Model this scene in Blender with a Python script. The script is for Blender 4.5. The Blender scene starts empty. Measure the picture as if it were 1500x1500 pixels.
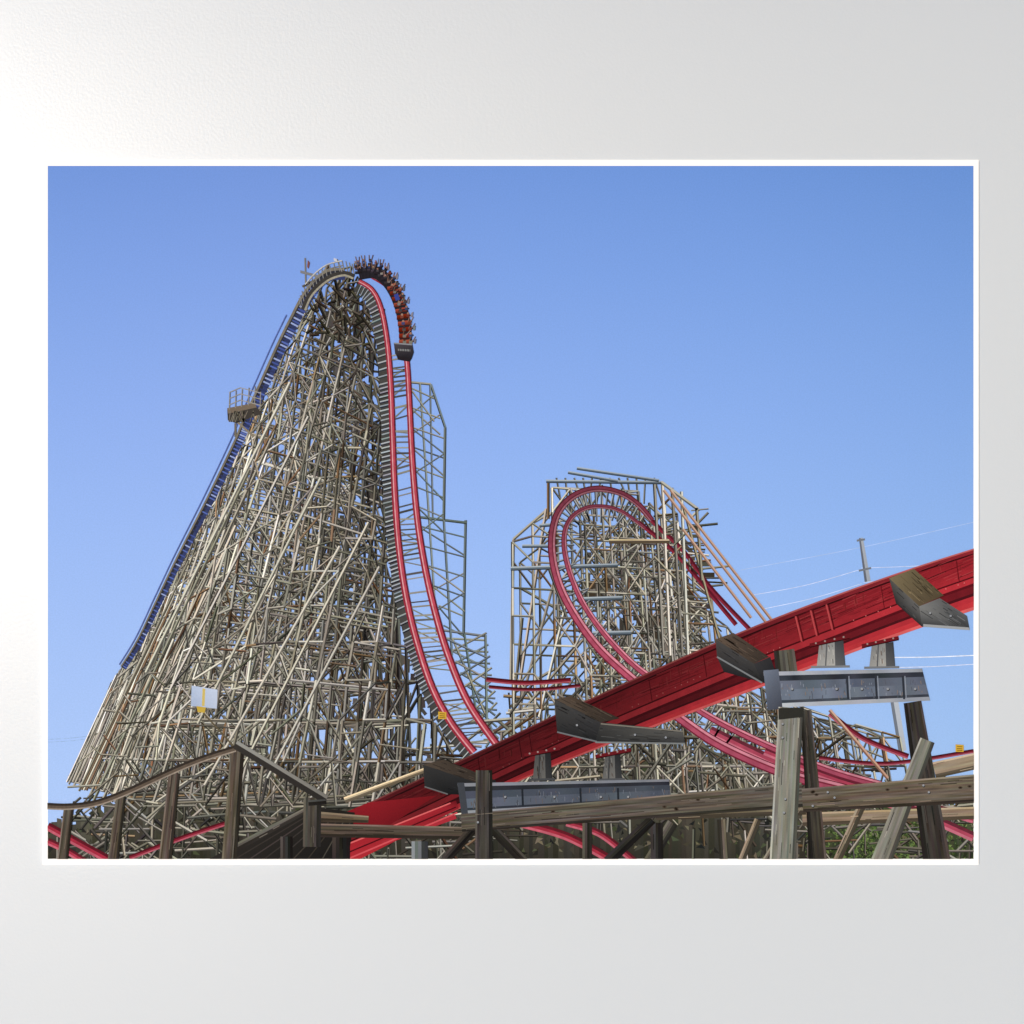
import bpy, math, random
from math import sin, cos, radians, pi, hypot
random.seed(7)
# ------------------------------------------------------------------ scale
U = 0.0007            # one print unit (poster is 1372 x 1033 units = 0.96 x 0.72 m)
HZ = 1.55             # height of the poster centre above the floor
LIGHT = (1.10, 1.09, 1.04)

def lin(c):
    c = max(0.0, min(255.0, c)) / 255.0
    return c/12.92 if c <= 0.04045 else ((c+0.055)/1.055)**2.4
def L3(c):
    return tuple(min(0.95, lin(c[i])/LIGHT[i]) for i in range(3))
def mul(c, f): return (c[0]*f, c[1]*f, c[2]*f)
def mix(a, b, t): return tuple(a[i]*(1-t)+b[i]*t for i in range(3))
def jit(c, a):
    k = random.uniform(-a, a); return (c[0]+k+random.uniform(-a,a)*.25, c[1]+k+random.uniform(-a,a)*.2, c[2]+k+random.uniform(-a,a)*.3)
def grey(c, t):
    m = (c[0]+c[1]+c[2])/3; return mix(c, (m, m, m), t)

X0, X1, Y0, Y1 = 70.0, 1426.0, 243.0, 1258.0
def clip(poly):
    def side(poly, inside, inter):
        out = []
        for i in range(len(poly)):
            a, b = poly[i-1], poly[i]
            ia, ib = inside(a), inside(b)
            if ib:
                if not ia: out.append(inter(a, b))
                out.append(b)
            elif ia: out.append(inter(a, b))
        return out
    def ix(X):
        def f(a, b):
            t = (X-a[0])/(b[0]-a[0]); return (X, a[1]+t*(b[1]-a[1]), mix(a[2], b[2], t))
        return f
    def iy(Y):
        def f(a, b):
            t = (Y-a[1])/(b[1]-a[1]); return (a[0]+t*(b[0]-a[0]), Y, mix(a[2], b[2], t))
        return f
    if all(X0 <= p[0] <= X1 and Y0 <= p[1] <= Y1 for p in poly): return poly
    for ins, it in ((lambda p: p[0] >= X0, ix(X0)), (lambda p: p[0] <= X1, ix(X1)),
                    (lambda p: p[1] >= Y0, iy(Y0)), (lambda p: p[1] <= Y1, iy(Y1))):
        poly = side(poly, ins, it)
        if len(poly) < 3: return []
    return poly

class Print:
    def __init__(s, name):
        s.name = name; s.v = []; s.f = []; s.c = []
    def poly(s, pts, col, d):
        if isinstance(col[0], (int, float)): col = [col]*len(pts)
        pl = clip([(p[0], p[1], c) for p, c in zip(pts, col)])
        if len(pl) < 3: return
        ar = sum(pl[i-1][0]*pl[i][1]-pl[i][0]*pl[i-1][1] for i in range(len(pl)))
        if abs(ar) < 0.02: return
        if ar > 0: pl = pl[::-1]
        b = len(s.v)
        for x, y, c in pl:
            s.v.append(((x-748)*U, -d*0.001, (750.5-y)*U)); s.c.append(L3(c)+(1.0,))
        s.f.append(tuple(range(b, b+len(pl))))
    def strip(s, p0, p1, w0, w1, bands, d):
        dx, dy = p1[0]-p0[0], p1[1]-p0[1]; l = hypot(dx, dy)
        if l < 0.3: return
        nx, ny = -dy/l, dx/l
        if ny < 0 or (ny == 0 and nx < 0): nx, ny = -nx, -ny
        for t0, t1, c0, c1 in bands:
            s.poly([(p0[0]+nx*w0*t0, p0[1]+ny*w0*t0), (p1[0]+nx*w1*t0, p1[1]+ny*w1*t0),
                    (p1[0]+nx*w1*t1, p1[1]+ny*w1*t1), (p0[0]+nx*w0*t1, p0[1]+ny*w0*t1)], [c0, c1, c1, c0], d)
    def line(s, p0, p1, w, c, d):
        s.strip(p0, p1, w, w, [(-.5, .5, c, c)], d)
    def beam(s, p0, p1, w, c, d, lit=.55):
        a = jit(c, 14); b = mul(a, random.uniform(.34, .58)); a2 = jit(a, 12)
        s.strip(p0, p1, w, w, [(-.5, -.5+lit, a, a2), (-.5+lit, .5, b, mul(b, .9))], d)
    def plank(s, p0, p1, w0, w1, c, d, n=9, top=None, amp=16, under=.55):
        """sawn timber: lengthwise grain, broken along its length"""
        c = grey(c, .25)
        seg = max(1, int(hypot(p1[0]-p0[0], p1[1]-p0[1])/24))
        cols = []
        for _ in range(n):
            row = [jit(c, amp)]
            for k in range(seg): row.append(mix(row[-1], jit(c, amp*1.3), .55))
            cols.append(row)
        for i in range(n):
            t0, t1 = -.5+i/n, -.5+(i+1)/n
            for k in range(seg):
                a = (p0[0]+(p1[0]-p0[0])*k/seg, p0[1]+(p1[1]-p0[1])*k/seg)
                b = (p0[0]+(p1[0]-p0[0])*(k+1)/seg, p0[1]+(p1[1]-p0[1])*(k+1)/seg)
                wa = w0+(w1-w0)*k/seg; wb = w0+(w1-w0)*(k+1)/seg
                f = 1.0
                if i == 0: f = 1.3
                if i >= n-2: f = under
                s.strip(a, b, wa, wb, [(t0, t1, mul(cols[i][k], f), mul(cols[i][k+1], f))], d)
        L = hypot(p1[0]-p0[0], p1[1]-p0[1]); w = (w0+w1)/2
        ux, uy = (p1[0]-p0[0])/L, (p1[1]-p0[1])/L
        for _ in range(int(L*w/600)+1):
            t = random.random(); o = random.uniform(-.38, .38)*w; l = random.uniform(8, 34)
            x, y = p0[0]+ux*L*t-uy*o, p0[1]+uy*L*t+ux*o
            if t*L+l < L: s.line((x, y), (x+ux*l, y+uy*l), random.uniform(.5, 1.1), mul(c, random.choice([.4, .55, 1.35])), d+.006)
    def ribbon(s, pts, bands, d, n=14, wf=None, shade=None):
        P = catmull(pts, n)
        N = []
        for i in range(len(P)):
            a = P[max(0, i-1)]; b = P[min(len(P)-1, i+1)]
            dx, dy = b[0]-a[0], b[1]-a[1]; l = hypot(dx, dy) or 1
            N.append((-dy/l, dx/l))
        for o0, o1, c in bands:
            cc = [mul(c, random.uniform(.93, 1.07)*(shade(P[i]) if shade else 1)) for i in range(len(P))]
            for i in range(len(P)-1):
                fa = wf(i/(len(P)-1)) if wf else 1; fb = wf((i+1)/(len(P)-1)) if wf else 1
                s.poly([(P[i][0]+N[i][0]*o0*fa, P[i][1]+N[i][1]*o0*fa), (P[i+1][0]+N[i+1][0]*o0*fb, P[i+1][1]+N[i+1][1]*o0*fb),
                        (P[i+1][0]+N[i+1][0]*o1*fb, P[i+1][1]+N[i+1][1]*o1*fb), (P[i][0]+N[i][0]*o1*fa, P[i][1]+N[i][1]*o1*fa)],
                       [cc[i], cc[i+1], cc[i+1], cc[i]], d)
        return P, N
    def disc(s, x, y, r, c, d, n=9, sy=1.0):
        s.poly([(x+r*cos(2*pi*i/n), y+r*sy*sin(2*pi*i/n)) for i in range(n)], c, d)
    def build(s, parent, mat):
        me = bpy.data.meshes.new(s.name)
        me.from_pydata(s.v, [], s.f)
        at = me.color_attributes.new("ink", 'FLOAT_COLOR', 'POINT')
        at.data.foreach_set("color", [k for c in s.c for k in c])
        me.materials.append(mat); me.update()
        ob = bpy.data.objects.new(s.name, me)
        bpy.context.collection.objects.link(ob); ob.parent = parent
        return ob

def catmull(pts, n):
    out = []
    for i in range(len(pts)-1):
        p0 = pts[max(0, i-1)]; p1 = pts[i]; p2 = pts[i+1]; p3 = pts[min(len(pts)-1, i+2)]
        for k in range(n):
            t = k/n
            out.append(tuple(.5*((2*p1[j])+(-p0[j]+p2[j])*t+(2*p0[j]-5*p1[j]+4*p2[j]-p3[j])*t*t+(-p0[j]+3*p1[j]-3*p2[j]+p3[j])*t**3) for j in range(2)))
    out.append(tuple(pts[-1])); return out

def interp(x, tab):
    if x <= tab[0][0]: return tab[0][1]
    for a, b in zip(tab, tab[1:]):
        if x <= b[0]: return a[1]+(b[1]-a[1])*(x-a[0])/(b[0]-a[0])
    return tab[-1][1]

# perspective of the printed view: 20 degrees upward
PT = radians(20); FF = 980.0
def pr(X, Y, Z):
    d = Y*cos(PT)+Z*sin(PT); u = -Y*sin(PT)+Z*cos(PT)
    return (748+FF*X/d, 750-FF*u/d, d)

WOOD = [(194, 190, 175), (172, 168, 154), (147, 144, 131), (210, 207, 195), (130, 127, 114), (177, 171, 154), (108, 106, 97)]
BROWN = [(138, 108, 80), (110, 87, 66), (164, 136, 104)]
def wood():
    return random.choice(BROWN) if random.random() < .06 else random.choice(WOOD)

# ================================================================== sky
sky = Print("printed_sky")
rows = [(243, (108, 147, 216)), (400, (119, 157, 224)), (600, (133, 169, 232)), (800, (145, 180, 237)), (1000, (155, 188, 239)), (1140, (161, 193, 240)), (1258, (163, 194, 240))]
cols_ = [(70, 1.0, 2), (400, 1.0, 3), (748, 1.0, 0), (1100, .99, -2), (1426, .965, -4)]
for i in range(len(rows)-1):
    for j in range(len(cols_)-1):
        def cc(r, c):
            b = rows[r][1]; m = cols_[c][1]; return (b[0]*m+cols_[c][2], b[1]*m, b[2]*m)
        sky.poly([(cols_[j][0], rows[i][0]), (cols_[j+1][0], rows[i][0]), (cols_[j+1][0], rows[i+1][0]), (cols_[j][0], rows[i+1][0])],
                 [cc(i, j), cc(i, j+1), cc(i+1, j+1), cc(i+1, j)], 0.05)

# ================================================================== ground and trees in the print
bg = Print("printed_ground_and_trees")
random.seed(3)
def gtop(x): return interp(x, [(70, 1212), (100, 1200), (200, 1160), (330, 1135), (600, 1115), (760, 1110), (1000, 1100), (1120, 1125), (1200, 1155), (1290, 1170), (1426, 1175)])
x = 70
while x < 1426:
    w = random.uniform(4, 9)
    top = gtop(x)+random.uniform(-12, 12)
    c = jit((80, 79, 68), 12)
    if x > 1200: c = jit((74, 84, 58), 14)
    bg.poly([(x, top), (x+w, top+random.uniform(-5, 5)), (x+w, 1258), (x, 1258)], [c, c, mul(c, .6), mul(c, .6)], .10)
    x += w
for _ in range(1500):
    x = random.uniform(70, 1426); y = gtop(x)+random.uniform(5, 140)
    r = random.uniform(3, 9); a = random.uniform(0, 6.28)
    c = jit(random.choice([(40, 40, 34), (58, 56, 46), (104, 98, 80), (34, 36, 34), (66, 72, 52)]), 10)
    bg.poly([(x+r*cos(a), y+r*sin(a)), (x+r*.6*cos(a+2), y+r*.6*sin(a+2)), (x+r*cos(a+3.6), y+r*sin(a+3.6))], c, .105+random.random()*.02)
for _ in range(1500):
    x = random.uniform(1180, 1426); y = random.uniform(1200, 1258)
    if random.random() < .5: x = random.gauss(1290, 30)
    r = random.uniform(1.2, 4); a = random.uniform(0, 6.28)
    c = jit(random.choice([(62, 80, 44), (84, 106, 56), (44, 58, 34), (104, 126, 70)]), 12)
    bg.poly([(x+r*cos(a), y+r*sin(a)), (x+r*.6*cos(a+2), y+r*.6*sin(a+2)), (x+r*cos(a+3.6), y+r*sin(a+3.6))], c, .13+random.random()*.05)

# ================================================================== wooden structure
ws = Print("printed_wooden_lift_hill")
EDGE = [(395, 478), (410, 462), (440, 442), (520, 402), (575, 378), (620, 357), (660, 340), (750, 300), (815, 265), (880, 235), (940, 204), (1000, 163), (1050, 142), (1095, 122), (1140, 99), (1185, 91), (1262, 88)]
EDGER = [(395, 515), (430, 548), (520, 562), (700, 580), (800, 588), (870, 600), (940, 622), (1010, 655), (1060, 690), (1100, 730), (1262, 1500)]
def trim(a, b):
    def f(p): return min(p[0]-interp(p[1], EDGE), interp(p[1], EDGER)-p[0])
    fa, fb = f(a), f(b)
    if fa < 0 and fb < 0: return None
    if fa < 0 or fb < 0:
        lo, hi = (a, b) if fb < 0 else (b, a)
        t0, t1 = 0, 1
        for _ in range(8):
            t = (t0+t1)/2; q = (lo[0]+(hi[0]-lo[0])*t, lo[1]+(hi[1]-lo[1])*t)
            if f(q) < 0: t1 = t
            else: t0 = t
        q = (lo[0]+(hi[0]-lo[0])*t0, lo[1]+(hi[1]-lo[1])*t0)
        return (lo, q)
    return (a, b)
def tb(A, B, shade=1.0, wm=.21, pr_=None, col=None):
    pp = pr_ or ws
    a = pr(*A); b = pr(*B)
    if a[2] < 5 or b[2] < 5: return
    dist = (a[2]+b[2])/2
    a2, b2 = a[:2], b[:2]
    if pp is ws:
        r = trim(a2, b2)
        if not r: return
        a2, b2 = r
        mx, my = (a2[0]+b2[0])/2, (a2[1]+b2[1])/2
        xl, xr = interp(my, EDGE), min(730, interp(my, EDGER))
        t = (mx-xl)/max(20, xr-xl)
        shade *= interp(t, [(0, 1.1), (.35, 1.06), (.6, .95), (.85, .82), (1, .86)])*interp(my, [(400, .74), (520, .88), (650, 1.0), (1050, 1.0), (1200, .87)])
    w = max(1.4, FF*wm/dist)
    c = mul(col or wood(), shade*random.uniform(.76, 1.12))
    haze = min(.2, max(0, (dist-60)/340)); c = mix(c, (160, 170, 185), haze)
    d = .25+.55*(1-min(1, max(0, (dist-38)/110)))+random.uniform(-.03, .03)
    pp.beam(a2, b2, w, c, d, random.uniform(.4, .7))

def bent(C, n, Ht, prev, Z0=-3.0, top=1.5, bat=.16, lev=2.7, sp=2.4, dens=1.0):
    nl = max(1, int(math.ceil((Ht-Z0)/lev)))
    grid = []
    for k in range(nl+1):
        z = min(Ht, Z0+k*lev)
        w = top+(Ht-z)*bat
        m = int(w/sp)
        offs = {'L': -w, 'R': w}
        for q in range(-m, m+1): offs[q] = q*sp
        grid.append((z, {kk: (C[0]+n[0]*o, C[1]+n[1]*o, z) for kk, o in offs.items()}))
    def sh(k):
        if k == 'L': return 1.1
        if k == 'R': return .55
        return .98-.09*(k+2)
    for k in range(nl):
        z, g = grid[k]; z2, g2 = grid[k+1]
        if z2-z < .2: continue
        for key in g:
            if key in g2: tb(g[key], g2[key], sh(key))
        tb(g['L'], g['R'], .9, .18)
        ks = ['L']+sorted([q for q in g2 if isinstance(q, int)])+['R']
        for a, b in zip(ks, ks[1:]):
            if a in g and b in g:
                r = random.random()
                if r < .38*dens: tb(g[a], g2[b], .85, .16)
                elif r < .76*dens: tb(g2[a], g[b], .85, .16)
    if prev:
        for k in range(min(len(prev), len(grid))):
            z, g = grid[k]; zp, gp = prev[k]
            for key in g:
                if key in gp and random.random() < .72*dens: tb(gp[key], g[key], sh(key)*.95, .17)
                if k+1 < len(prev) and key in gp and key in prev[k+1][1] and random.random() < .34*dens:
                    if random.random() < .5: tb(prev[k+1][1][key], g[key], sh(key), .16)
                    elif k+1 < len(grid) and key in grid[k+1][1]: tb(gp[key], grid[k+1][1][key], sh(key), .16)
    return grid
random.seed(11)
Bx, By = -82.0, 130.0; Tx, Ty = -16.8, 54.0
LL = hypot(Tx-Bx, Ty-By); nn = ((By-Ty)/LL, (Tx-Bx)/LL)
prev = None
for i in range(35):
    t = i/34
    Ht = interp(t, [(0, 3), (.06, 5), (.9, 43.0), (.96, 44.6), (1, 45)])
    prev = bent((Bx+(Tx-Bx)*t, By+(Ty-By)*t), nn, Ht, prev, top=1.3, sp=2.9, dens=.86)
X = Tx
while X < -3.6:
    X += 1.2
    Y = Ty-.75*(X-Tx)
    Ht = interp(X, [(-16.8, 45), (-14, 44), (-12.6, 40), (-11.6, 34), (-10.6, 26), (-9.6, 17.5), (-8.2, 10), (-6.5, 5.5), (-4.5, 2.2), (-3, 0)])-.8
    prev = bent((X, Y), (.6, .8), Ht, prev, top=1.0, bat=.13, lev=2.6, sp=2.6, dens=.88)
# raking props on the near side
for i in range(30):
    t = random.uniform(.4, 1)
    Ht = 44*t; C = (Bx+(Tx-Bx)*t, By+(Ty-By)*t)
    h1 = random.uniform(.15, .6)*Ht; run = h1*.3
    w1 = 1.3+(Ht-h1)*.16
    tb((C[0]-nn[0]*w1, C[1]-nn[1]*w1, h1), (C[0]-nn[0]*(w1+run), C[1]-nn[1]*(w1+run), -3), 1.1, .22)
for a, b in (((540, 765), (335, 1165)), ((556, 830), (392, 1140)), ((452, 610), (250, 1010)), ((498, 800), (300, 1150)), ((425, 560), (214, 985)), ((470, 700), (290, 1060))):
    ws.beam(a, b, 4.2, (204, 201, 186), .83)
for _ in range(330):
    y = random.uniform(940, 1180); x = random.uniform(interp(y, EDGE), 560); l = random.uniform(14, 60); a = random.choice([.08, -.06, .14, -.7, .75, .9])
    r = trim((x, y), (x+l*cos(a), y+l*sin(a)))
    if r: ws.beam(r[0], r[1], random.uniform(1.8, 3.4), mul(wood(), random.uniform(.6, 1.05)), random.uniform(.5, .82))
# interior shadow
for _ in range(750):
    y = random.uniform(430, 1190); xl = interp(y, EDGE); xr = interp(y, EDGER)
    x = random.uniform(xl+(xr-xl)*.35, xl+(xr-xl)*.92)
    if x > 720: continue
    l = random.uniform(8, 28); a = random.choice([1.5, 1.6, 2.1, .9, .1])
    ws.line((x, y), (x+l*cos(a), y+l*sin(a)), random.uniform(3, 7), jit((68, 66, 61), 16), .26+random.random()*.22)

# ---- track deck of the lift with blue stair
lift = [(505, 400), (478, 404), (452, 430), (430, 470), (410, 510), (385, 565), (362, 615), (348, 648), (322, 702), (298, 750), (262, 820), (232, 882), (205, 938), (180, 978)]
P, N = ws.ribbon(lift, [(-10, -2, (50, 60, 100)), (-2, 4, (44, 46, 54)), (4, 8, (116, 110, 98))], .86, n=10, wf=lambda t: 1.0-.5*t)
for i in range(18, len(P)-1):
    f = 1-.5*i/len(P)
    ws.line((P[i][0]-N[i][0]*11*f, P[i][1]-N[i][1]*11*f), (P[i][0]+N[i][0]*2*f, P[i][1]+N[i][1]*2*f), 2.2*f+.5, random.choice([(84, 104, 172), (66, 82, 144), (146, 162, 206), (46, 54, 92)]), .88)
ws.ribbon([(p[0]-10*f_, p[1]-9*f_) for p, f_ in zip(lift[3:], [1, .96, .92, .85, .8, .75, .7, .65, .6, .55, .5])], [(-.8, .8, (84, 100, 156))], .87)
crest = [(441, 452), (450, 432), (464, 416), (482, 403), (504, 397), (520, 402)]
P, N = ws.ribbon(crest, [(0, 5, (58, 56, 54)), (5, 8, (150, 146, 130))], .89)
for i in range(0, len(P), 4):
    ws.line(P[i], (P[i][0]-3, P[i][1]-15), 1.2, (130, 130, 128), .9)
ws.ribbon([(p[0]-3, p[1]-15) for p in crest[1:-1]], [(-.8, .8, (184, 184, 180))], .91)
ws.ribbon([(p[0]-2, p[1]-8) for p in crest[1:-1]], [(-.6, .6, (120, 120, 116))], .91)
for k in range(60):
    t = random.random(); x = 458+t*75; y = interp(x, [(450, 452), (480, 420), (510, 412), (540, 450)])+random.uniform(0, 70)
    ws.beam((x, y), (x+random.uniform(-14, 22), y+random.uniform(-26, 26)), 4, mul((96, 88, 74), random.uniform(.4, 1)), .82+random.random()*.03)
ws.line((447, 378), (448, 420), 2, (120, 118, 112), .9); ws.line((443, 420), (462, 410), 3, (90, 86, 80), .9)
ws.poly([(451, 381), (454, 385), (452, 394), (450, 391)], (120, 76, 74), .9)
ws.poly([(440, 396), (466, 403), (466, 407), (440, 400)], (120, 122, 126), .905)
ws.line((494, 380), (501, 398), 1.3, (140, 140, 140), .9); ws.poly([(489, 378), (495, 380), (494, 384), (489, 382)], (190, 194, 204), .9)
# platform half way up
ws.poly([(333, 600), (372, 592), (384, 606), (346, 620), (334, 616)], (62, 58, 54), .91)
ws.poly([(333, 598), (374, 590), (376, 597), (334, 606)], (112, 100, 86), .915)
for x, y in ((336, 600), (345, 598), (354, 596), (364, 594), (373, 592), (381, 600)):
    ws.line((x, y), (x+1, y-26), 1.5, (130, 128, 122), .92)
for k in (0, 9, 18):
    ws.line((336, 575+k), (352, 568+k), 1.3, (150, 148, 142), .925); ws.line((352, 568+k), (383, 576+k), 1.3, (150, 148, 142), .926)
ws.line((348, 618), (372, 640), 3, (130, 122, 106), .91); ws.line((345, 620), (345, 640), 3, (110, 104, 92), .91)
for _ in range(14):
    x = random.uniform(336, 378); ws.beam((x, 602), (x+random.uniform(-8, 8), 618), 1.6, (120, 114, 102), .918)

# ---- stepped open frames right of the drop
rf = Print("printed_side_frames")
def rfl(a, b, w=2.3, c=None, dd=.45):
    rf.beam(a, b, w, c or random.choice([(120, 130, 130), (104, 116, 118), (150, 150, 136)]), dd+random.random()*.05, .6)
random.seed(5)
rfl((601, 560), (631, 563), 3.6); rfl((631, 563), (652, 626), 3.6); rfl((652, 626), (650, 762), 4)
rfl((615, 562), (640, 930), 3); rfl((630, 563), (634, 760), 2.6)
rfl((610, 757), (684, 766), 4); rfl((682, 762), (679, 928), 4); rfl((650, 762), (662, 960), 3.4)
rfl((640, 922), (712, 932), 3.6); rfl((711, 930), (713, 1060), 3.6); rfl((680, 928), (700, 1060), 3.4)
for y in range(580, 930, 29):
    xl = interp(y, [(540, 600), (700, 606), (800, 618), (930, 650)])
    xr = interp(y, [(560, 630), (626, 650), (760, 650), (761, 681), (930, 680)])
    rfl((xl, y-12), (xr, y+4))
    if random.random() < .8: rfl((xl, y-10), (xr, y+random.uniform(24, 38)))
    if random.random() < .5: rfl((xl+2, y+26), (xr, y-2), 2)
for y in range(935, 1085, 17):
    xl = interp(y, [(930, 650), (1080, 715)]); xr = interp(y, [(930, 712), (1085, 735)])
    rfl((xl, y), (xr, y+3), 3); rfl((xl, y), (xr, y+28), 3); rfl((xl, y+24), (xr, y-8), 3)
    rfl((xl+10, y), (xl+22, y+26), 3)

# ================================================================== drop track
tr = Print("printed_drop_track")
Lr = [(526, 412), (545, 425), (558, 452), (567, 500), (572, 560), (575, 640), (578, 720), (584, 800), (594, 870), (609, 935), (632, 1005), (660, 1058), (694, 1102)]
Rr = [(545, 405), (572, 425), (588, 470), (596, 530), (600, 600), (604, 680), (611, 760), (622, 830), (638, 900), (658, 965), (686, 1030), (728, 1092)]
P, N = tr.ribbon(Lr, [(4, 16, (66, 66, 64))], .95, n=12)
acc = 0
for i in range(1, len(P)):
    acc += hypot(P[i][0]-P[i-1][0], P[i][1]-P[i-1][1])
    if acc > 5.6:
        acc = 0
        x, y = P[i]; nx, ny = N[i]
        e = random.uniform(15, 18)
        for sgn, c in ((0, (154, 162, 168)), (2.0, (46, 50, 54))):
            tr.line((x+nx*3, y+ny*3+sgn), (x+nx*e, y+ny*e+3+sgn), 1.9, jit(c, 22), .96+sgn*.004)
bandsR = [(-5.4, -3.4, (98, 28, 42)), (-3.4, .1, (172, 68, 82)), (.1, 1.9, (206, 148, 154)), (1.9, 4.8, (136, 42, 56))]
PL = catmull(Lr, 10); PR = catmull(Rr, 10)
for i in range(22, 118):
    a = PL[min(len(PL)-1, i)]; y = a[1]
    b = min(PR, key=lambda p: abs(p[1]-(y-4)))
    if random.random() < .7 and y > 520:
        tr.line(a, b, random.uniform(1.6, 3), jit(random.choice([(98, 100, 98), (140, 138, 126), (74, 74, 72)]), 12), .93)
        if random.random() < .4: tr.line(a, (b[0], b[1]+random.uniform(-22, 22)), 1.8, jit((120, 118, 106), 20), .92)
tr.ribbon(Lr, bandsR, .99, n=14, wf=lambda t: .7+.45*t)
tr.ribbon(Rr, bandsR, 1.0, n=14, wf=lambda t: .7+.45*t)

# ================================================================== train
tn = Print("printed_coaster_train")
path = catmull([(524, 394), (545, 391), (565, 402), (581, 424), (591, 452), (597, 482), (598, 508)], 16)
random.seed(9)
tn.ribbon([(526, 402), (548, 400), (566, 412), (580, 434), (589, 462), (593, 492), (592, 508)], [(-10, 8, (34, 32, 38))], 1.04)
for i in range(0, len(path)-4, 5):
    x, y = path[i]; a = path[min(i+1, len(path)-1)]
    tx, ty = a[0]-x, a[1]-y; l = hypot(tx, ty) or 1; tx /= l; ty /= l
    nx, ny = ty, -tx
    big = .6+.5*i/len(path)
    c = jit((146, 58, 38), 22) if y > 412 else jit((60, 54, 58), 16)
    for o in (-5, 4):
        q = (x+nx*o-4*big, y+ny*o)
        tn.poly([(q[0]-4*big, q[1]-2*big), (q[0]+4.5*big, q[1]-3*big), (q[0]+5*big, q[1]+4*big), (q[0]-4*big, q[1]+4.5*big)], [c, c, mul(c, .45), mul(c, .45)], 1.06+i*.0006)
        hx, hy = q[0]+nx*4, q[1]+ny*4-2
        tn.poly([(hx-2.6*big, hy+1), (hx+2.6*big, hy+.6), (hx+2.2*big, hy+5*big), (hx-2.2*big, hy+5*big)], jit(random.choice([(50, 60, 96), (110, 60, 50), (60, 60, 64), (120, 118, 112), (36, 36, 42)]), 14), 1.115)
        tn.disc(hx, hy-.5, 1.8*big, jit(random.choice([(140, 106, 90), (70, 50, 42), (150, 120, 102), (40, 34, 34)]), 10), 1.125)
        if random.random() < .6:
            for sx in (-2.2, 2.2):
                tn.line((hx+sx*big, hy+2), (hx+nx*4+sx*1.5+random.uniform(-1.5, 1.5), hy+ny*4-5*big), 1.0, jit((120, 94, 82), 22), 1.13)
    tn.line((x-nx*8, y-ny*8), (x+nx*8, y+ny*8), 1.6, (30, 28, 34), 1.10)
    if i % 10 == 0: tn.poly([(x+nx*9, y+ny*9-3), (x+nx*12, y+ny*12-4), (x+nx*11, y+ny*11+3), (x+nx*8, y+ny*8+3)], jit((110, 112, 122), 20), 1.11)
tn.poly([(577, 503), (604, 505), (606, 516), (603, 525), (590, 524), (579, 519)], [(70, 66, 72), (58, 54, 60), (46, 44, 50), (34, 32, 36), (32, 30, 34), (46, 44, 48)], 1.16)
tn.poly([(583, 511), (601, 512), (601, 515), (583, 514)], (120, 122, 122), 1.17)
for k in range(5): tn.line((585+k*3.6, 510), (585.6+k*3.6, 516), .9, (44, 44, 48), 1.18)
tn.poly([(577, 502), (604, 504), (603, 506), (578, 504)], (130, 132, 138), 1.17)
tn.poly([(580, 519), (603, 525), (600, 530), (583, 527)], (34, 30, 34), 1.15)
tn.poly([(577, 432), (583, 430), (586, 439), (580, 441)], (52, 66, 140), 1.165)

# ================================================================== second structure (banked turn)
w2 = Print("printed_banked_turn_frames")
random.seed(21)
def top2(X): return interp(X, [(0, 15.8), (.4, 16.6), (3.0, 19.0), (3.4, 21.2), (12.4, 21.6), (12.8, 21.2), (15.6, 18.8), (16.3, 13.5), (18.4, 9.2), (21, 5.6), (26, 3), (34, 1)])
nodes = {}
rowsY = [51.5, 54.0, 57, 60]
for r, Yr in enumerate(rowsY):
    X = 0.2+r*.35; ci = 0
    while X < 33:
        H = top2(X)-(r*.5 if X < 12 else 0)
        if r in (1, 3) and X < 4.2: H = -3
        sh = 1.08-.14*r
        zz = -3.0; k = 0
        Yp = Yr+.22*X
        lean = random.uniform(-.25, .25)
        while zz < H:
            z2 = min(H, zz+2.2)
            tb((X+lean*zz*.03, Yp, zz), (X+lean*z2*.03, Yp, z2), sh, .2, w2)
            nodes[(r, ci, k)] = (X+lean*zz*.03, Yp, zz)
            zz = z2; k += 1
        nodes[(r, ci, k)] = (X+lean*H*.03, Yp, H)
        X += random.choice([1.2, 1.6, 2.3]) if X > 3 else 1.6; ci += 1
for (r, ci, k), A in list(nodes.items()):
    sh = 1.0-.12*r
    B = nodes.get((r, ci+1, k))
    if B and random.random() < .72: tb(A, B, sh, .17, w2)
    B = nodes.get((r, ci+1, k+1))
    if B and random.random() < .4: tb(A, B, sh, .16, w2)
    B = nodes.get((r, ci-1, k+1))
    if B and random.random() < .4: tb(A, B, sh, .16, w2)
    B = nodes.get((r+1, ci, k))
    if B and random.random() < .5: tb(A, B, sh*.8, .17, w2)
    B = nodes.get((r+1, ci, k+1))
    if B and random.random() < .3: tb(A, B, sh*.9, .16, w2)
for _ in range(330):
    x = random.uniform(862, 1030); y = random.uniform(765, 1010)
    if x > 1000 and y < 800: continue
    a = random.choice([0, .05, -.1, 1.57, 1.5, 2.3, .8, .6, 2.6]); l = random.uniform(14, 56)
    w2.beam((x, y), (x+l*cos(a), y+l*sin(a)), random.uniform(2, 3.6), mul(wood(), random.uniform(.45, 1.05)), .35+random.random()*.3)
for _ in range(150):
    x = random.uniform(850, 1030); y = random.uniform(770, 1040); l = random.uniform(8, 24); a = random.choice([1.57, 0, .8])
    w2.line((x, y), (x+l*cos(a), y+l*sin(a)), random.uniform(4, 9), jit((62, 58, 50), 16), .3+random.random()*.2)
for q in ([(852, 852), (892, 848), (898, 872), (858, 880)], [(930, 905), (975, 900), (990, 930), (945, 940)], [(985, 860), (1015, 862), (1020, 900), (990, 905)]):
    w2.poly(q, (58, 50, 40), .56)
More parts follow.
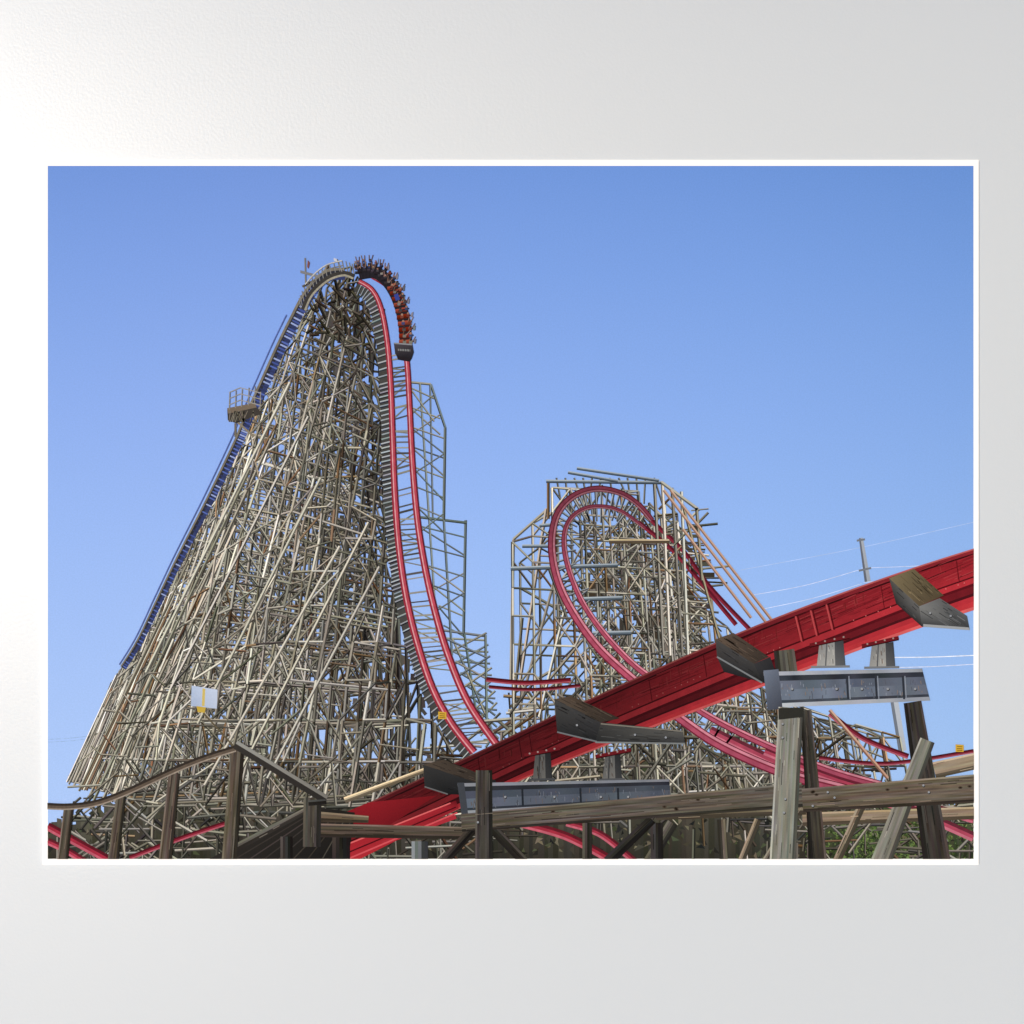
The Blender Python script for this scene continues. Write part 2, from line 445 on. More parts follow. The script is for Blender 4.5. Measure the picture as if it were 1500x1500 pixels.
w2.plank((892, 793), (980, 793), 7, 6, (150, 128, 92), .79, 3)
for a, b in (((803, 745), (752, 790)), ((803, 705), (803, 760)), ((752, 790), (748, 1000)), ((800, 745), (760, 1010)), ((812, 850), (760, 1040)), ((830, 880), (790, 1050)), ((765, 905), (750, 1060)), ((803, 830), (830, 905)), ((760, 860), (830, 900)), ((775, 1030), (860, 930))):
    w2.beam(a, b, 4, wood(), .7+random.random()*.03)
def steelbar(a, b, w, d): w2.strip(a, b, w, w, [(-.5, -.15, (166, 178, 186), (146, 158, 168)), (-.15, .25, (92, 106, 116), (80, 92, 102)), (.25, .5, (44, 50, 56), (40, 46, 52))], d)
steelbar((800, 705), (968, 707), 5, .8); steelbar((832, 692), (905, 705), 4.5, .81); steelbar((845, 686), (965, 704), 4.5, .815)
steelbar((748, 833), (905, 828), 6, .8); steelbar((765, 800), (812, 800), 5, .8); steelbar((850, 878), (912, 876), 6.5, .8); steelbar((868, 928), (925, 927), 7, .8); steelbar((790, 770), (818, 768), 5, .8)
for x in range(815, 965, 13):
    w2.beam((x, 700), (x+random.uniform(-10, 20), random.uniform(735, 775)), 2.6, (112, 112, 104), .6)
for x in (958, 970, 984, 998):
    w2.beam((x, 704+(x-958)*.4), (x+random.uniform(8, 16), 960), 4.4, random.choice(WOOD), .78)
for _ in range(60):
    x = random.uniform(955, 1020); y = random.uniform(745, 960); l = random.uniform(14, 44); a = random.choice([.1, .8, -.8, 1.5, -.1])
    w2.beam((x, y), (x+l*cos(a), y+l*sin(a)), random.uniform(2, 3.6), mul(wood(), random.uniform(.6, 1.05)), .70+random.random()*.09)
w2.beam((968, 706), (1022, 746), 5, (180, 176, 160), .8); w2.beam((1020, 744), (1028, 850), 4.4, (160, 156, 140), .8); w2.beam((1000, 740), (1060, 960), 4, (165, 158, 138), .79)
for a, b in (((972, 718), (1122, 912)), ((982, 718), (1130, 908)), ((1000, 775), (1100, 905))):
    w2.strip(a, b, 4, 4, [(-.5, 0, (194, 164, 142), (184, 150, 130)), (0, .5, (136, 106, 90), (126, 98, 82))], .83)
t2 = Print("printed_banked_turn_track")
for pts in ([(930, 736), (962, 770), (1000, 806), (1040, 860), (1098, 922)], [(935, 765), (985, 806), (1022, 848), (1078, 915)]):
    t2.ribbon(pts, [(-3.2, 0, (84, 22, 36)), (0, 3.2, (122, 38, 54))], .735)
PO = [(1290, 1175), (1235, 1156), (1150, 1133), (1060, 1094), (1000, 1055), (935, 1002), (878, 950), (840, 898), (817, 850), (808, 800), (815, 756), (838, 728), (872, 716), (908, 722), (936, 740), (955, 762)]
PI = [(1290, 1150), (1215, 1128), (1120, 1090), (1040, 1050), (980, 1010), (930, 975), (885, 928), (852, 880), (832, 830), (826, 790), (834, 762), (856, 745), (884, 742), (912, 750), (945, 774)]
A_ = catmull(PO, 8); B_ = catmull(PI, 8)
for i in range(24, len(A_)-8, 2):
    b = min(B_, key=lambda p: hypot(p[0]-A_[i][0], p[1]-A_[i][1]))
    k1 = random.uniform(.05, .3); k2 = random.uniform(.4, 1.0)
    t2.strip((A_[i][0]+(A_[i][0]-b[0])*k1, A_[i][1]+(A_[i][1]-b[1])*k1), (b[0]+(b[0]-A_[i][0])*k2, b[1]+(b[1]-A_[i][1])*k2), 3.6, 2.6, [(-.5, 0, jit((150, 158, 164), 16), (130, 138, 144)), (0, .5, (60, 62, 68), (52, 54, 60))], .85)
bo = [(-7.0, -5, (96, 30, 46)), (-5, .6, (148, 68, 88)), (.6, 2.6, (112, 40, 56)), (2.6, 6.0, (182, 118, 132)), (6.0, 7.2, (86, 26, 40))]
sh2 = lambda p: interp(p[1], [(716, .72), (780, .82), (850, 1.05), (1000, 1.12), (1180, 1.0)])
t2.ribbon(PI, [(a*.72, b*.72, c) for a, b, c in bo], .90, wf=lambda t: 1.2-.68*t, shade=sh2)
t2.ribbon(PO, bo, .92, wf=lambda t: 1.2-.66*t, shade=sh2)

# ================================================================== low clutter
lc = Print("printed_low_frames_and_tracks")
random.seed(33)
for _ in range(1150):
    x = random.uniform(80, 1426); y = interp(x, [(70, 1200), (250, 1130), (650, 1090), (740, 1010), (1100, 1030), (1250, 1120), (1426, 1180)])+random.uniform(0, 190)
    typ = random.random(); l = random.uniform(18, 80)
    a = random.uniform(-.12, .12) if typ < .4 else (random.uniform(.5, 1.0) if typ < .6 else (random.uniform(-1.0, -.5) if typ < .8 else 1.57+random.uniform(-.12, .12)))
    lc.beam((x, y), (x+l*cos(a), y+l*sin(a)), random.uniform(2.2, 5), mul(wood(), random.uniform(.42, 1.0)), .5+random.random()*.3)
def lowtrack(pts, c, w, d=.84):
    lc.ribbon(pts, [(-w, -w*.3, mul(c, .6)), (-w*.3, w*.4, c), (w*.4, w, mul(mix(c, (255, 200, 210), .3), 1))], d)
lowtrack([(70, 1210), (110, 1232), (165, 1262)], (150, 42, 60), 6); lowtrack([(70, 1232), (95, 1244), (125, 1262)], (160, 52, 70), 5)
lowtrack([(190, 1256), (270, 1226), (330, 1206)], (130, 36, 52), 3.5)
lowtrack([(712, 995), (770, 1000), (836, 996)], (112, 26, 38), 3.6); lowtrack([(716, 1006), (780, 1010), (850, 1004)], (90, 22, 32), 2.6)
lowtrack([(760, 1205), (830, 1225), (900, 1262)], (150, 44, 60), 6); lowtrack([(830, 1205), (880, 1222), (930, 1262)], (146, 48, 64), 5)
lowtrack([(1040, 1070), (1140, 1118), (1230, 1155), (1330, 1185), (1426, 1226)], (158, 66, 86), 7, .85)
lowtrack([(1120, 1100), (1220, 1140), (1330, 1172), (1426, 1200)], (152, 58, 78), 6, .855)
lowtrack([(1215, 1045), (1265, 1082), (1330, 1108)], (124, 38, 54), 4); lowtrack([(1200, 1110), (1300, 1118), (1426, 1100)], (110, 32, 46), 3)
lc.strip((1215, 1040), (1300, 1140), 5, 5, [(-.5, 0, (198, 164, 142), (184, 146, 124)), (0, .5, (126, 94, 78), (120, 90, 74))], .86)

# ================================================================== wires and utility pole
wr = Print("printed_utility_pole_and_wires")
def wire(a, b, sag, c=(196, 210, 238), w=.9):
    m = ((a[0]+b[0])/2, (a[1]+b[1])/2+sag); wr.ribbon([a, m, b], [(-w/2, w/2, c)], .15)
wire((1085, 835), (1426, 765), 3, (170, 194, 234)); wire((1100, 872), (1258, 835), 4); wire((1118, 892), (1262, 855), 3); wire((1262, 832), (1426, 822), 2); wire((1265, 853), (1426, 835), 2)
wire((1300, 963), (1426, 960), 1, (226, 232, 240), 1.3); wire((1300, 978), (1426, 973), 1, (206, 216, 236), 1.1); wire((70, 1083), (130, 1078), 1, (150, 178, 220)); wire((70, 1087), (130, 1082), 1, (150, 178, 220))
wr.strip((1261, 788), (1271, 852), 6, 9, [(-.5, .1, (158, 166, 176), (150, 158, 168)), (.1, .5, (98, 104, 114), (92, 98, 108))], .2)
wr.line((1255, 792), (1267, 790), 3, (110, 116, 124), .22); wr.line((1258, 836), (1276, 832), 3, (110, 116, 124), .22)
wr.strip((1303, 985), (1322, 1100), 11, 12, [(-.5, .1, (176, 184, 192), (168, 176, 186)), (.1, .5, (112, 120, 130), (104, 112, 122))], .2)

# ================================================================== foreground track
fg = Print("printed_foreground_track")
random.seed(50)
top = [(1440, 799), (1330, 834), (1200, 880), (1100, 919), (1000, 962), (900, 1007), (800, 1053), (700, 1101), (620, 1138), (505, 1192)]
bot = [(1440, 853), (1330, 893), (1200, 944), (1100, 983), (1000, 1024), (900, 1066), (800, 1110), (700, 1157), (620, 1196), (505, 1250)]
low = [(1440, 889), (1330, 926), (1200, 974), (1100, 1012), (1000, 1049), (900, 1087), (800, 1127), (700, 1172), (620, 1210), (505, 1266)]
Tt, Bb, Ll = catmull(top, 14), catmull(bot, 14), catmull(low, 14)
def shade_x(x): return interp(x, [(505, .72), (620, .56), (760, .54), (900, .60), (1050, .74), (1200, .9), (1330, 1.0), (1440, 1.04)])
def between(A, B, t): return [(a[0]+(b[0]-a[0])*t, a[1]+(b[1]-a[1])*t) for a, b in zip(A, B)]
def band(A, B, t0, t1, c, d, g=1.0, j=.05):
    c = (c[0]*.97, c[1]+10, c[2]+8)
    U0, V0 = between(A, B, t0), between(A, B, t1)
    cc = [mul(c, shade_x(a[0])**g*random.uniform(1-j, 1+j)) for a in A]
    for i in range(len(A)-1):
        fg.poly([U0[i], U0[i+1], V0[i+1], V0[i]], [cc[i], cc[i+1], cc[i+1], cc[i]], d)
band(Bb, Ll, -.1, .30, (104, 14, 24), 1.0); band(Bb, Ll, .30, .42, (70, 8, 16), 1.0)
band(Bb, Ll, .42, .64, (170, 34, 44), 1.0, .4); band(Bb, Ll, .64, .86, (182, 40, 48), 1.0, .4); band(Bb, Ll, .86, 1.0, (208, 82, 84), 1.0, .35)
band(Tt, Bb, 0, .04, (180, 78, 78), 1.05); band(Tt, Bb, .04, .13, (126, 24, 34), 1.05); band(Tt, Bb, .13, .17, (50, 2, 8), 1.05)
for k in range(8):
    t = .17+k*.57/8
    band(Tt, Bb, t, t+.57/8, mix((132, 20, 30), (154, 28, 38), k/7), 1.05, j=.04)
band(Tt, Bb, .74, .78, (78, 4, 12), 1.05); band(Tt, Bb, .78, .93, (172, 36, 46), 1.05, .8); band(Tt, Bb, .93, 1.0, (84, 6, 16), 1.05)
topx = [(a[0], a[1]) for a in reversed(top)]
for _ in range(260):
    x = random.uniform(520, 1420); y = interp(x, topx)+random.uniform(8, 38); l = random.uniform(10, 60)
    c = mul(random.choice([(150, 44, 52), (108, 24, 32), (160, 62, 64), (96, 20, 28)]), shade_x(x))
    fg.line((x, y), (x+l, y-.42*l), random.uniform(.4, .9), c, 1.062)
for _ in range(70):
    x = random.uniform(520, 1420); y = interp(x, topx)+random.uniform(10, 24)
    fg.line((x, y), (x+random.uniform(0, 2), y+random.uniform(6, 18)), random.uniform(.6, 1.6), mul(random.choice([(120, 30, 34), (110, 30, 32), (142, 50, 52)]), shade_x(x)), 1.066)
for x in (1165, 1187, 1210):
    y = interp(x, topx)
    fg.line((x, y+9), (x+9, y+46), 2.4, (168, 66, 68), 1.07); fg.line((x+3.4, y+9), (x+12, y+46), 2.0, (74, 12, 18), 1.078)
for x in (700, 760, 775, 860, 950, 1030, 1290, 1400):
    y = interp(x, topx)
    fg.line((x, y+8), (x+5, y+42), 1.2, mul((84, 12, 20), shade_x(x)), 1.07)
for x in range(530, 1420, 9):
    if random.random() < .4:
        y = interp(x, topx); fg.disc(x, y+46-(6 if x < 1100 else 0), .9, mul((206, 116, 112), shade_x(x)), 1.075, 5)
fg.poly([(505, 1190), (540, 1175), (640, 1165), (560, 1215), (520, 1222)], [(122, 26, 34), (132, 28, 36), (104, 20, 26), (104, 20, 28), (92, 16, 24)], 1.085)
fg.poly([(440, 1262), (640, 1183), (668, 1172), (672, 1184), (520, 1262)], [(162, 36, 46), (152, 36, 46), (86, 16, 24), (132, 32, 40), (166, 42, 50)], 1.095)
fg.line((445, 1262), (660, 1176), 2, (204, 96, 96), 1.105); fg.line((478, 1262), (668, 1182), 2, (72, 12, 20), 1.105)
fg.line((500, 1262), (670, 1190), 2.4, (196, 78, 84), 1.106)
fg.line((560, 1235), (668, 1196), 6, (158, 44, 54), 1.1)

def bolt(x, y, r=2.0, d=1.6):
    fg.disc(x+.6, y+.9, r*1.15, (34, 34, 36), d, 8); fg.disc(x, y, r, (140, 144, 148), d+.012, 6)
def grad(poly, cols, d, n=70, streak=None):
    cols = [grey(c, .25) for c in cols]
    fg.poly(poly, cols, d)
    xs = [p[0] for p in poly]; ys = [p[1] for p in poly]
    if streak:
        ux, uy = streak[0][0]-streak[1][0], streak[0][1]-streak[1][1]; l = hypot(ux, uy); ux /= l; uy /= l
        def ins(p):
            s_ = 0
            for i in range(len(poly)):
                a, b = poly[i-1], poly[i]
                cr = (b[0]-a[0])*(p[1]-a[1])-(b[1]-a[1])*(p[0]-a[0])
                if s_ == 0: s_ = 1 if cr > 0 else -1
                elif (cr > 0) != (s_ > 0): return False
            return True
        base = tuple(sum(c[i] for c in cols)/len(cols) for i in range(3))
        for _ in range(n):
            x, y = random.uniform(min(xs), max(xs)), random.uniform(min(ys), max(ys)); L = random.uniform(4, 22)
            if ins((x, y)) and ins((x+ux*L, y+uy*L)):
                fg.line((x, y), (x+ux*L, y+uy*L), random.uniform(.5, 1.3), mul(base, random.uniform(.55, 1.35)), d+.006)
grad([(1302, 847), (1338, 833), (1382, 872), (1346, 888)], [(120, 106, 72), (102, 90, 60), (78, 66, 44), (90, 76, 54)], 1.2, 120, ((1302, 847), (1346, 888)))
grad([(1302, 847), (1346, 888), (1350, 918), (1312, 884)], [(74, 74, 70), (96, 96, 94), (40, 40, 42), (36, 36, 38)], 1.21, 40, ((1302, 847), (1346, 888)))
grad([(1346, 888), (1376, 876), (1416, 902), (1420, 922), (1350, 918)], [(118, 120, 118), (92, 94, 94), (84, 88, 92), (50, 54, 58), (46, 48, 52)], 1.22, 40, ((1376, 876), (1416, 902)))
fg.poly([(1352, 914), (1419, 919), (1420, 923), (1352, 918)], (150, 154, 156), 1.23)
bolt(1362, 898, 1.8, 1.24); bolt(1392, 902, 1.8, 1.24)
grad([(1048, 936), (1074, 927), (1126, 962), (1104, 972)], [(98, 80, 64), (80, 66, 54), (54, 44, 38), (62, 52, 44)], 1.2, 100, ((1048, 936), (1104, 972)))
grad([(1048, 936), (1104, 972), (1118, 1000), (1060, 984), (1050, 962)], [(70, 68, 66), (58, 58, 58), (30, 32, 34), (34, 34, 38), (56, 56, 58)], 1.21, 60, ((1048, 936), (1104, 972)))
fg.poly([(1104, 972), (1128, 962), (1136, 985), (1140, 1002), (1118, 1000)], [(52, 52, 54), (44, 44, 46), (34, 36, 40), (28, 30, 34), (28, 30, 32)], 1.22)
fg.line((1050, 962), (1116, 1000), 2.4, (116, 120, 122), 1.23)
grad([(812, 1024), (836, 1019), (908, 1052), (880, 1058)], [(88, 74, 60), (74, 60, 48), (48, 40, 34), (56, 48, 40)], 1.2, 100, ((812, 1024), (880, 1058)))
grad([(812, 1024), (880, 1058), (874, 1086), (816, 1072)], [(66, 66, 64), (50, 50, 52), (28, 30, 32), (38, 40, 42)], 1.21, 60, ((812, 1024), (880, 1058)))
grad([(880, 1058), (1000, 1070), (1003, 1088), (872, 1086)], [(60, 60, 58), (84, 84, 80), (52, 54, 56), (34, 36, 38)], 1.212, 60, ((880, 1062), (1000, 1072)))
fg.line((816, 1072), (874, 1086), 2.2, (104, 108, 110), 1.23); fg.line((872, 1087), (1003, 1089), 2.4, (116, 120, 120), 1.231); fg.line((880, 1060), (1000, 1071), 1.6, (120, 116, 106), 1.232)
bolt(845, 1062, 1.8, 1.24); bolt(930, 1076, 1.8, 1.24); bolt(975, 1080, 1.8, 1.24)
grad([(620, 1120), (650, 1112), (724, 1142), (698, 1148)], [(78, 66, 54), (66, 56, 46), (44, 38, 34), (52, 44, 38)], 1.2, 90, ((620, 1120), (698, 1148)))
grad([(620, 1120), (698, 1146), (726, 1142), (728, 1166), (655, 1163), (622, 1152)], [(50, 50, 50), (36, 38, 40), (30, 32, 34), (22, 24, 26), (24, 26, 28), (38, 40, 42)], 1.21, 60, ((620, 1120), (698, 1146)))
fg.line((622, 1152), (656, 1163), 2, (96, 98, 98), 1.23)
# squat steel mounts under the rail: two visible faces and a gusset
def ped(x, y0, y1, w, d, k=1.0):
    L, R, T, Bo = x-w*.46, x+w*.5, y0, y1
    m = x+w*.14
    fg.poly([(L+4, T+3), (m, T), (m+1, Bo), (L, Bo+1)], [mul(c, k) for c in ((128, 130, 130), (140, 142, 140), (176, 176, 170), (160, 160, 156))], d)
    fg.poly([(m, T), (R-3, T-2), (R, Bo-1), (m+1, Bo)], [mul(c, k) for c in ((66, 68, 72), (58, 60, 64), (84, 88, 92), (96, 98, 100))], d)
    fg.line((x-w*.12, T+2), (x-w*.16, Bo), 2, mul((92, 94, 96), k), d+.008)
    for _ in range(14):
        a = random.uniform(L+5, m-2); b = random.uniform(T+4, Bo-8); fg.line((a, b), (a+.6, b+random.uniform(3, 8)), random.uniform(.6, 1.4), mul(random.choice([(110, 110, 108), (186, 186, 180), (124, 104, 92)]), k), d+.006)
    fg.line((x-w*.64, Bo), (x+w*.64, Bo-1), 3.4, mul((122, 126, 130), k), d+.02)
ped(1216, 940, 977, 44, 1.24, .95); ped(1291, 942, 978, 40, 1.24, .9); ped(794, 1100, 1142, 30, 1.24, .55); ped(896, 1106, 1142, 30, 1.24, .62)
for a, b in (((1186, 945), (1244, 932)), ((1262, 946), (1316, 934)), ((768, 1106), (820, 1096)), ((872, 1108), (924, 1098))):
    fg.line(a, b, 5, (96, 24, 30), 1.27); fg.line((a[0], a[1]+3), (b[0], b[1]+3), 1.4, (40, 8, 12), 1.275)
    for t in (.15, .38, .62, .85): fg.disc(a[0]+(b[0]-a[0])*t, a[1]+(b[1]-a[1])*t-1, 1.5, (150, 128, 124), 1.285, 6)
def ibeam(a, b, a2, b2, k, d):
    def f(p, r, t): return (p[0]+(r[0]-p[0])*t, p[1]+(r[1]-p[1])*t)
    def q(t0, t1, c0, c1):
        n = 16
        A0, B0, A1, B1 = f(a, a2, t0), f(b, b2, t0), f(a, a2, t1), f(b, b2, t1)
        cs = [jit(mix(c0, c1, i/n), 9) for i in range(n+1)]
        for i in range(n):
            fg.poly([f(A0, B0, i/n), f(A0, B0, (i+1)/n), f(A1, B1, (i+1)/n), f(A1, B1, i/n)], [mul(cs[i], k), mul(cs[i+1], k), mul(cs[i+1], k), mul(cs[i], k)], d)
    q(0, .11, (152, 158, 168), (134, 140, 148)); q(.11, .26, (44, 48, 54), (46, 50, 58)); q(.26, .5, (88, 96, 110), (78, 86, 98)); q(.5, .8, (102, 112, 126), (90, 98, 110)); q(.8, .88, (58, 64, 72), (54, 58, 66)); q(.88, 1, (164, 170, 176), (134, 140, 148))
    for _ in range(80):
        t = random.random(); s_ = random.uniform(.28, .74); p = f(f(a, a2, s_), f(b, b2, s_), t)
        fg.line(p, (p[0]+random.uniform(-1, 2), p[1]+random.uniform(2, 8)), random.uniform(.6, 1.4), mul(random.choice([(120, 128, 140), (76, 80, 90), (112, 102, 96)]), k), d+.008)
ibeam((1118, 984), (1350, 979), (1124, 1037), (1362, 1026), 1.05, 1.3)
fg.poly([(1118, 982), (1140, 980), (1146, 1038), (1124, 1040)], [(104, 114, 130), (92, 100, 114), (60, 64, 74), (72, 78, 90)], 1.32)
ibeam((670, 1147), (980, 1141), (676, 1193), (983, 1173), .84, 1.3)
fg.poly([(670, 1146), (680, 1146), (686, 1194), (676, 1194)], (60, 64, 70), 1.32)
for x in (1160, 1225, 1262, 1300, 1340): bolt(x, 1009, 2.0, 1.33)
for x in (700, 740, 812, 880, 920, 962): bolt(x, 1167, 1.8, 1.33)
for x in (1240, 1282, 1322): fg.line((x, 990), (x+2, 1024), 3, (44, 48, 56), 1.325); fg.line((x+3, 990), (x+5, 1024), 1.4, (130, 138, 150), 1.327)
for x in (765, 850, 905): fg.line((x, 1154), (x+1, 1180), 3, (34, 38, 44), 1.325)
fg.plank((1148, 952), (1152, 985), 30, 32, (82, 77, 68), 1.28, 8)
fg.plank((1158, 1036), (1146, 1262), 36, 38, (122, 123, 110), 1.36, 14, under=.6, amp=22)
fg.plank((1180, 1040), (1198, 1262), 16, 26, (60, 55, 48), 1.34, 8)
fg.plank((1336, 1028), (1372, 1262), 26, 40, (56, 51, 46), 1.34, 10)
fg.plank((1358, 1084), (1290, 1262), 22, 30, (118, 116, 104), 1.38, 9, amp=20)
fg.plank((1120, 1262), (1180, 1165), 10, 10, (110, 98, 80), 1.33, 4)
fg.plank((1225, 1262), (1262, 1180), 12, 12, (120, 105, 84), 1.33, 4)
fg.poly([(1140, 1037), (1177, 1036), (1177, 1050), (1140, 1054)], (44, 44, 40), 1.385)
fg.plank((1175, 1200), (1440, 1190), 20, 18, (140, 120, 92), 1.325, 7)
fg.plank((1368, 1128), (1440, 1112), 24, 24, (148, 130, 102), 1.31, 8)
fg.plank((1175, 1172), (1440, 1154), 34, 42, (98, 86, 70), 1.40, 16, amp=20)
fg.plank((1175, 1164), (676, 1205), 36, 26, (86, 78, 67), 1.345, 14, amp=20)
fg.plank((960, 1190), (1180, 1180), 22, 26, (122, 106, 82), 1.335, 8)
for x, y in ((1146, 1060), (1146, 1080), (1150, 1170), (1148, 1190), (1212, 1160), (1222, 1168), (1360, 1160), (1352, 1150), (700, 1204), (1190, 1180)): bolt(x, y, 1.8, 1.43)
for _ in range(12):
    x = random.uniform(720, 1420); y = interp(x, [(676, 1205), (1175, 1166), (1440, 1150)])+random.uniform(-8, 8)
    fg.disc(x, y, 3.4, (70, 60, 50), 1.42, sy=.6); fg.disc(x, y, 1.8, (36, 30, 24), 1.43, sy=.6)
fg.plank((709, 1128), (709, 1262), 24, 26, (62, 58, 53), 1.35, 9)
fg.plank((700, 1206), (650, 1262), 14, 14, (50, 45, 40), 1.34, 4); fg.plank((720, 1212), (768, 1262), 14, 14, (56, 51, 44), 1.34, 4)
fg.plank((955, 1200), (890, 1262), 14, 16, (42, 39, 36), 1.325, 4); fg.plank((962, 1205), (962, 1262), 18, 18, (54, 51, 46), 1.315, 5); fg.plank((860, 1205), (860, 1262), 14, 14, (66, 61, 53), 1.30, 4)
fg.plank((950, 1262), (985, 1205), 16, 16, (82, 77, 67), 1.29, 5)
fg.plank((615, 1232), (615, 1262), 24, 24, (104, 108, 108), 1.3, 5)
fg.plank((1060, 1262), (1056, 1200), 12, 12, (96, 87, 72), 1.28, 4); fg.plank((1085, 1262), (1110, 1200), 10, 10, (120, 107, 88), 1.27, 4)
fg.poly([(300, 1262), (448, 1180), (520, 1190), (510, 1262)], [(42, 39, 36), (38, 36, 33), (30, 28, 26), (22, 21, 20)], 1.12)
for k in range(9):
    fg.line((316+k*22, 1262), (452+k*8, 1188+k), 1.6, jit((58, 54, 48), 10), 1.13)
fg.plank((330, 1250), (450, 1186), 12, 9, (88, 83, 73), 1.17, 4)
fg.plank((470, 1216), (684, 1220), 20, 18, (84, 72, 59), 1.29, 8)
fg.plank((462, 1196), (540, 1200), 16, 10, (110, 94, 73), 1.275, 5)
fg.plank((458, 1168), (457, 1240), 26, 26, (68, 63, 56), 1.31, 8)
fg.plank((500, 1222), (500, 1262), 26, 26, (40, 36, 33), 1.27, 5); fg.plank((420, 1225), (420, 1262), 18, 18, (48, 44, 39), 1.2, 5)
fg.plank((505, 1172), (622, 1128), 9, 7, (184, 163, 124), 1.03, 4)

# hand rail with posts
hr = Print("printed_walkway_railing")
rail = [(66, 1180), (100, 1181), (140, 1176), (185, 1160), (255, 1128), (300, 1110), (345, 1096)]
hr.ribbon(rail, [(-4.5, -1, (50, 44, 39)), (-1, 3, (90, 79, 68)), (3, 5, (144, 133, 120))], 1.38)
for x, y, w, b in ((101, 1182, 14, 92), (178, 1164, 14, 166), (256, 1130, 17, 242), (348, 1096, 20, 336)):
    hr.plank((x, y+2), (b, 1262), w, w+2, (84, 73, 61), 1.36, 8, amp=20)
hr.strip((345, 1090), (478, 1171), 13, 13, [(-.5, -.1, (142, 142, 136), (112, 110, 104)), (-.1, .5, (52, 49, 46), (42, 40, 38))], 1.41)
hr.plank((452, 1176), (478, 1174), 8, 8, (52, 48, 44), 1.42, 3)
sg = Print("printed_signs")
sg.poly([(281, 1004), (319, 1010), (318, 1038), (280, 1034)], [(172, 188, 212), (188, 200, 220), (178, 190, 210), (158, 174, 200)], .98)
sg.poly([(297, 1008), (301, 1009), (300, 1034), (296, 1034)], (196, 176, 100), .99)
sg.poly([(288, 1034), (302, 1036), (300, 1044), (290, 1043)], (186, 158, 66), .995)
sg.line((298, 1044), (345, 1096), 2.5, (92, 84, 66), .985)
for x, y in ((642, 1042), (1399, 1090)):
    sg.poly([(x, y), (x+12, y+1), (x+12, y+11), (x, y+11)], (196, 158, 56), 1.44)
    for k in (3, 6, 8.5): sg.line((x+2, y+k), (x+10, y+k+.6), .9, (92, 70, 30), 1.455)

# ================================================================== materials
def ink():
    m = bpy.data.materials.new("printed_ink"); m.use_nodes = True
    nt = m.node_tree; b = nt.nodes["Principled BSDF"]
    at = nt.nodes.new("ShaderNodeAttribute"); at.attribute_name = "ink"
    tc = nt.nodes.new("ShaderNodeTexCoord")
    no = nt.nodes.new("ShaderNodeTexNoise"); no.inputs["Scale"].default_value = 620; no.inputs["Detail"].default_value = 2
    mr = nt.nodes.new("ShaderNodeMapRange"); mr.inputs["From Min"].default_value = .3; mr.inputs["From Max"].default_value = .7
    mr.inputs["To Min"].default_value = .965; mr.inputs["To Max"].default_value = 1.035
    mx = nt.nodes.new("ShaderNodeVectorMath"); mx.operation = 'SCALE'
    nt.links.new(tc.outputs["Object"], no.inputs["Vector"]); nt.links.new(no.outputs["Fac"], mr.inputs["Value"])
    nt.links.new(at.outputs["Color"], mx.inputs[0]); nt.links.new(mr.outputs["Result"], mx.inputs["Scale"])
    nt.links.new(mx.outputs["Vector"], b.inputs["Base Color"])
    b.inputs["Roughness"].default_value = .8; b.inputs["Specular IOR Level"].default_value = .03
    return m
def simple(name, col, rough, spec, bump=None, bs=0.1, dist=.001):
    m = bpy.data.materials.new(name); m.use_nodes = True
    nt = m.node_tree; b = nt.nodes["Principled BSDF"]
    b.inputs["Base Color"].default_value = col+(1,); b.inputs["Roughness"].default_value = rough
    b.inputs["Specular IOR Level"].default_value = spec
    if bump:
        tc = nt.nodes.new("ShaderNodeTexCoord")
        no = nt.nodes.new("ShaderNodeTexNoise"); no.inputs["Scale"].default_value = bump; no.inputs["Detail"].default_value = 4
        bp = nt.nodes.new("ShaderNodeBump"); bp.inputs["Strength"].default_value = bs; bp.inputs["Distance"].default_value = dist
        nt.links.new(tc.outputs["Object"], no.inputs["Vector"]); nt.links.new(no.outputs["Fac"], bp.inputs["Height"]); nt.links.new(bp.outputs["Normal"], b.inputs["Normal"])
    return m
INK = ink()
paper = simple("poster_paper", (.9, .9, .9), .6, .1)
wallm = simple("painted_wall", (.55, .59, .64), .44, .9, 330, .3, .0004)
floorm = simple("pale_floor", (.6, .6, .6), .6, .3, 40, .1)
shade_canm = simple("shade_canopy_paint", (.12, .125, .13), .6, .3)

poster = bpy.data.objects.new("poster", None); bpy.context.collection.objects.link(poster)
poster.location = (0, -.004, HZ)
import bmesh
bm = bmesh.new(); bmesh.ops.create_cube(bm, size=1)
for v in bm.verts:
    v.co.x *= 1372*U; v.co.z *= 1033*U; v.co.y = v.co.y*.004+.002
bmesh.ops.bevel(bm, geom=bm.edges[:], offset=.0004, segments=2, affect='EDGES')
me = bpy.data.meshes.new("paper_sheet"); bm.to_mesh(me); bm.free(); me.materials.append(paper)
ob = bpy.data.objects.new("paper_sheet", me); bpy.context.collection.objects.link(ob); ob.parent = poster
for p_ in (sky, bg, ws, rf, tr, tn, w2, t2, lc, wr, fg, hr, sg): p_.build(poster, INK)

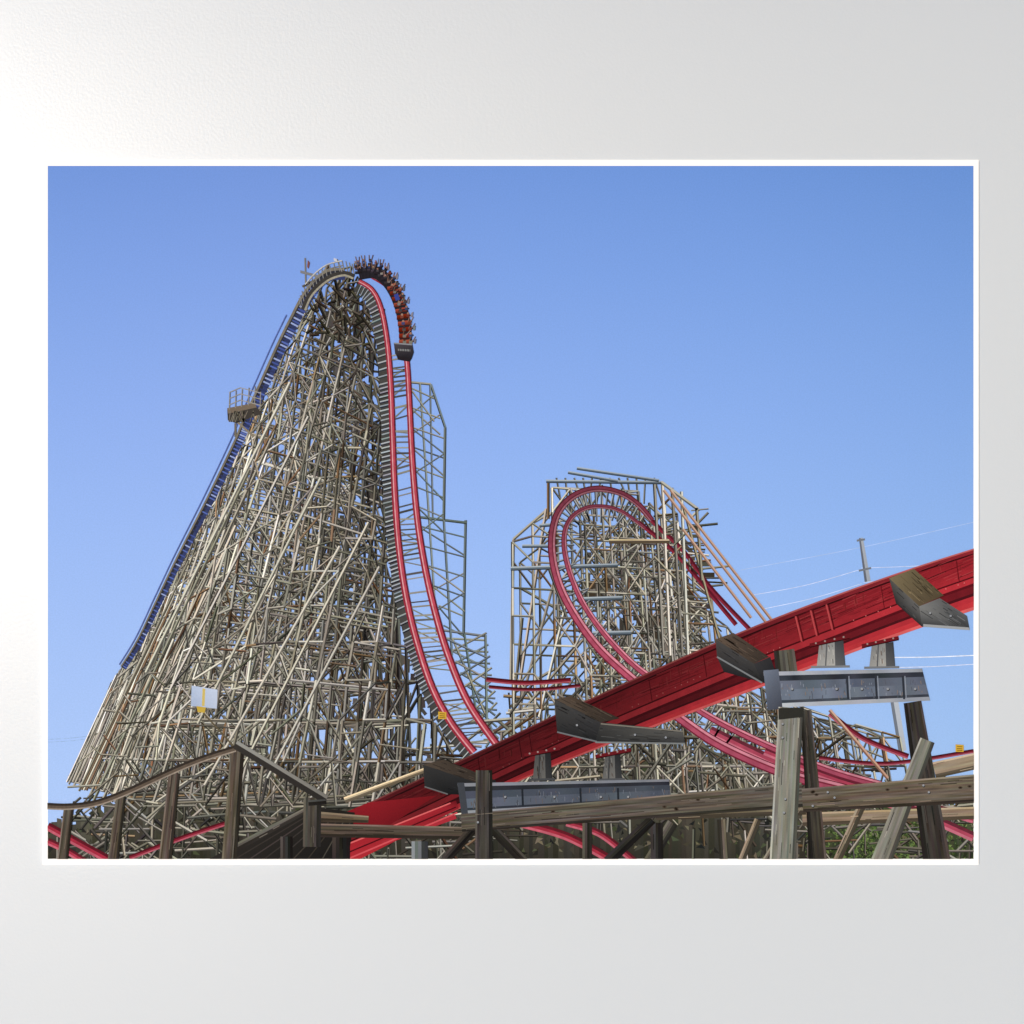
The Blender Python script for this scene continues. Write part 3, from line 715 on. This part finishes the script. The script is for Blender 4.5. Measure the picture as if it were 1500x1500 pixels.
def slab(name, lo, hi, mat, bev=.0):
    bm = bmesh.new(); bmesh.ops.create_cube(bm, size=1)
    for v in bm.verts:
        for k in range(3): v.co[k] = lo[k] if v.co[k] < 0 else hi[k]
    if bev: bmesh.ops.bevel(bm, geom=bm.edges[:], offset=bev, segments=2, affect='EDGES')
    me = bpy.data.meshes.new(name); bm.to_mesh(me); bm.free(); me.materials.append(mat)
    ob = bpy.data.objects.new(name, me); bpy.context.collection.objects.link(ob); return ob
slab("wall", (-6, 0, 0), (6, .25, 3.6), wallm, .01)
slab("added_shade_canopy", (-1.2, -.95, 2.26), (4, -.002, 2.32), shade_canm, .005)  # added out of view to cut sky light on the upper wall
me = bpy.data.meshes.new("ground"); me.from_pydata([(-400, -400, 0), (400, -400, 0), (400, 400, 0), (-400, 400, 0)], [], [(0, 1, 2, 3)]); me.materials.append(floorm)
g = bpy.data.objects.new("ground", me); bpy.context.collection.objects.link(g)

# ================================================================== light, sky, camera
el, az = radians(7), radians(25)
tosun = (-sin(az)*cos(el), -cos(az)*cos(el), sin(el))
from mathutils import Vector
sd = bpy.data.lights.new("sun", 'SUN'); sd.energy = 3.1; sd.angle = radians(.5); sd.color = (1, .975, .96)
so = bpy.data.objects.new("sun", sd); bpy.context.collection.objects.link(so)
so.rotation_euler = Vector(tosun).to_track_quat('Z', 'Y').to_euler(); so.location = (-3, -4, 4)
w = bpy.data.worlds.new("World"); bpy.context.scene.world = w; w.use_nodes = True
nt = w.node_tree; s_ = nt.nodes.new("ShaderNodeTexSky"); s_.sky_type = 'NISHITA'; s_.sun_disc = False
s_.sun_elevation = el; s_.sun_rotation = pi+az
nt.links.new(s_.outputs[0], nt.nodes["Background"].inputs[0]); nt.nodes["Background"].inputs[1].default_value = .09
cd = bpy.data.cameras.new("camera"); cd.lens = 50; cd.sensor_width = 36; cd.clip_end = 2000; cd.clip_start = .05
co = bpy.data.objects.new("camera", cd); bpy.context.collection.objects.link(co)
D = 1500*U*50/36
co.location = (2*U, -D-.004, HZ+.5*U); co.rotation_euler = (pi/2, 0, 0)
bpy.context.scene.camera = co
sc = bpy.context.scene
sc.view_settings.view_transform = 'Standard'; sc.view_settings.look = 'None'; sc.view_settings.exposure = 0
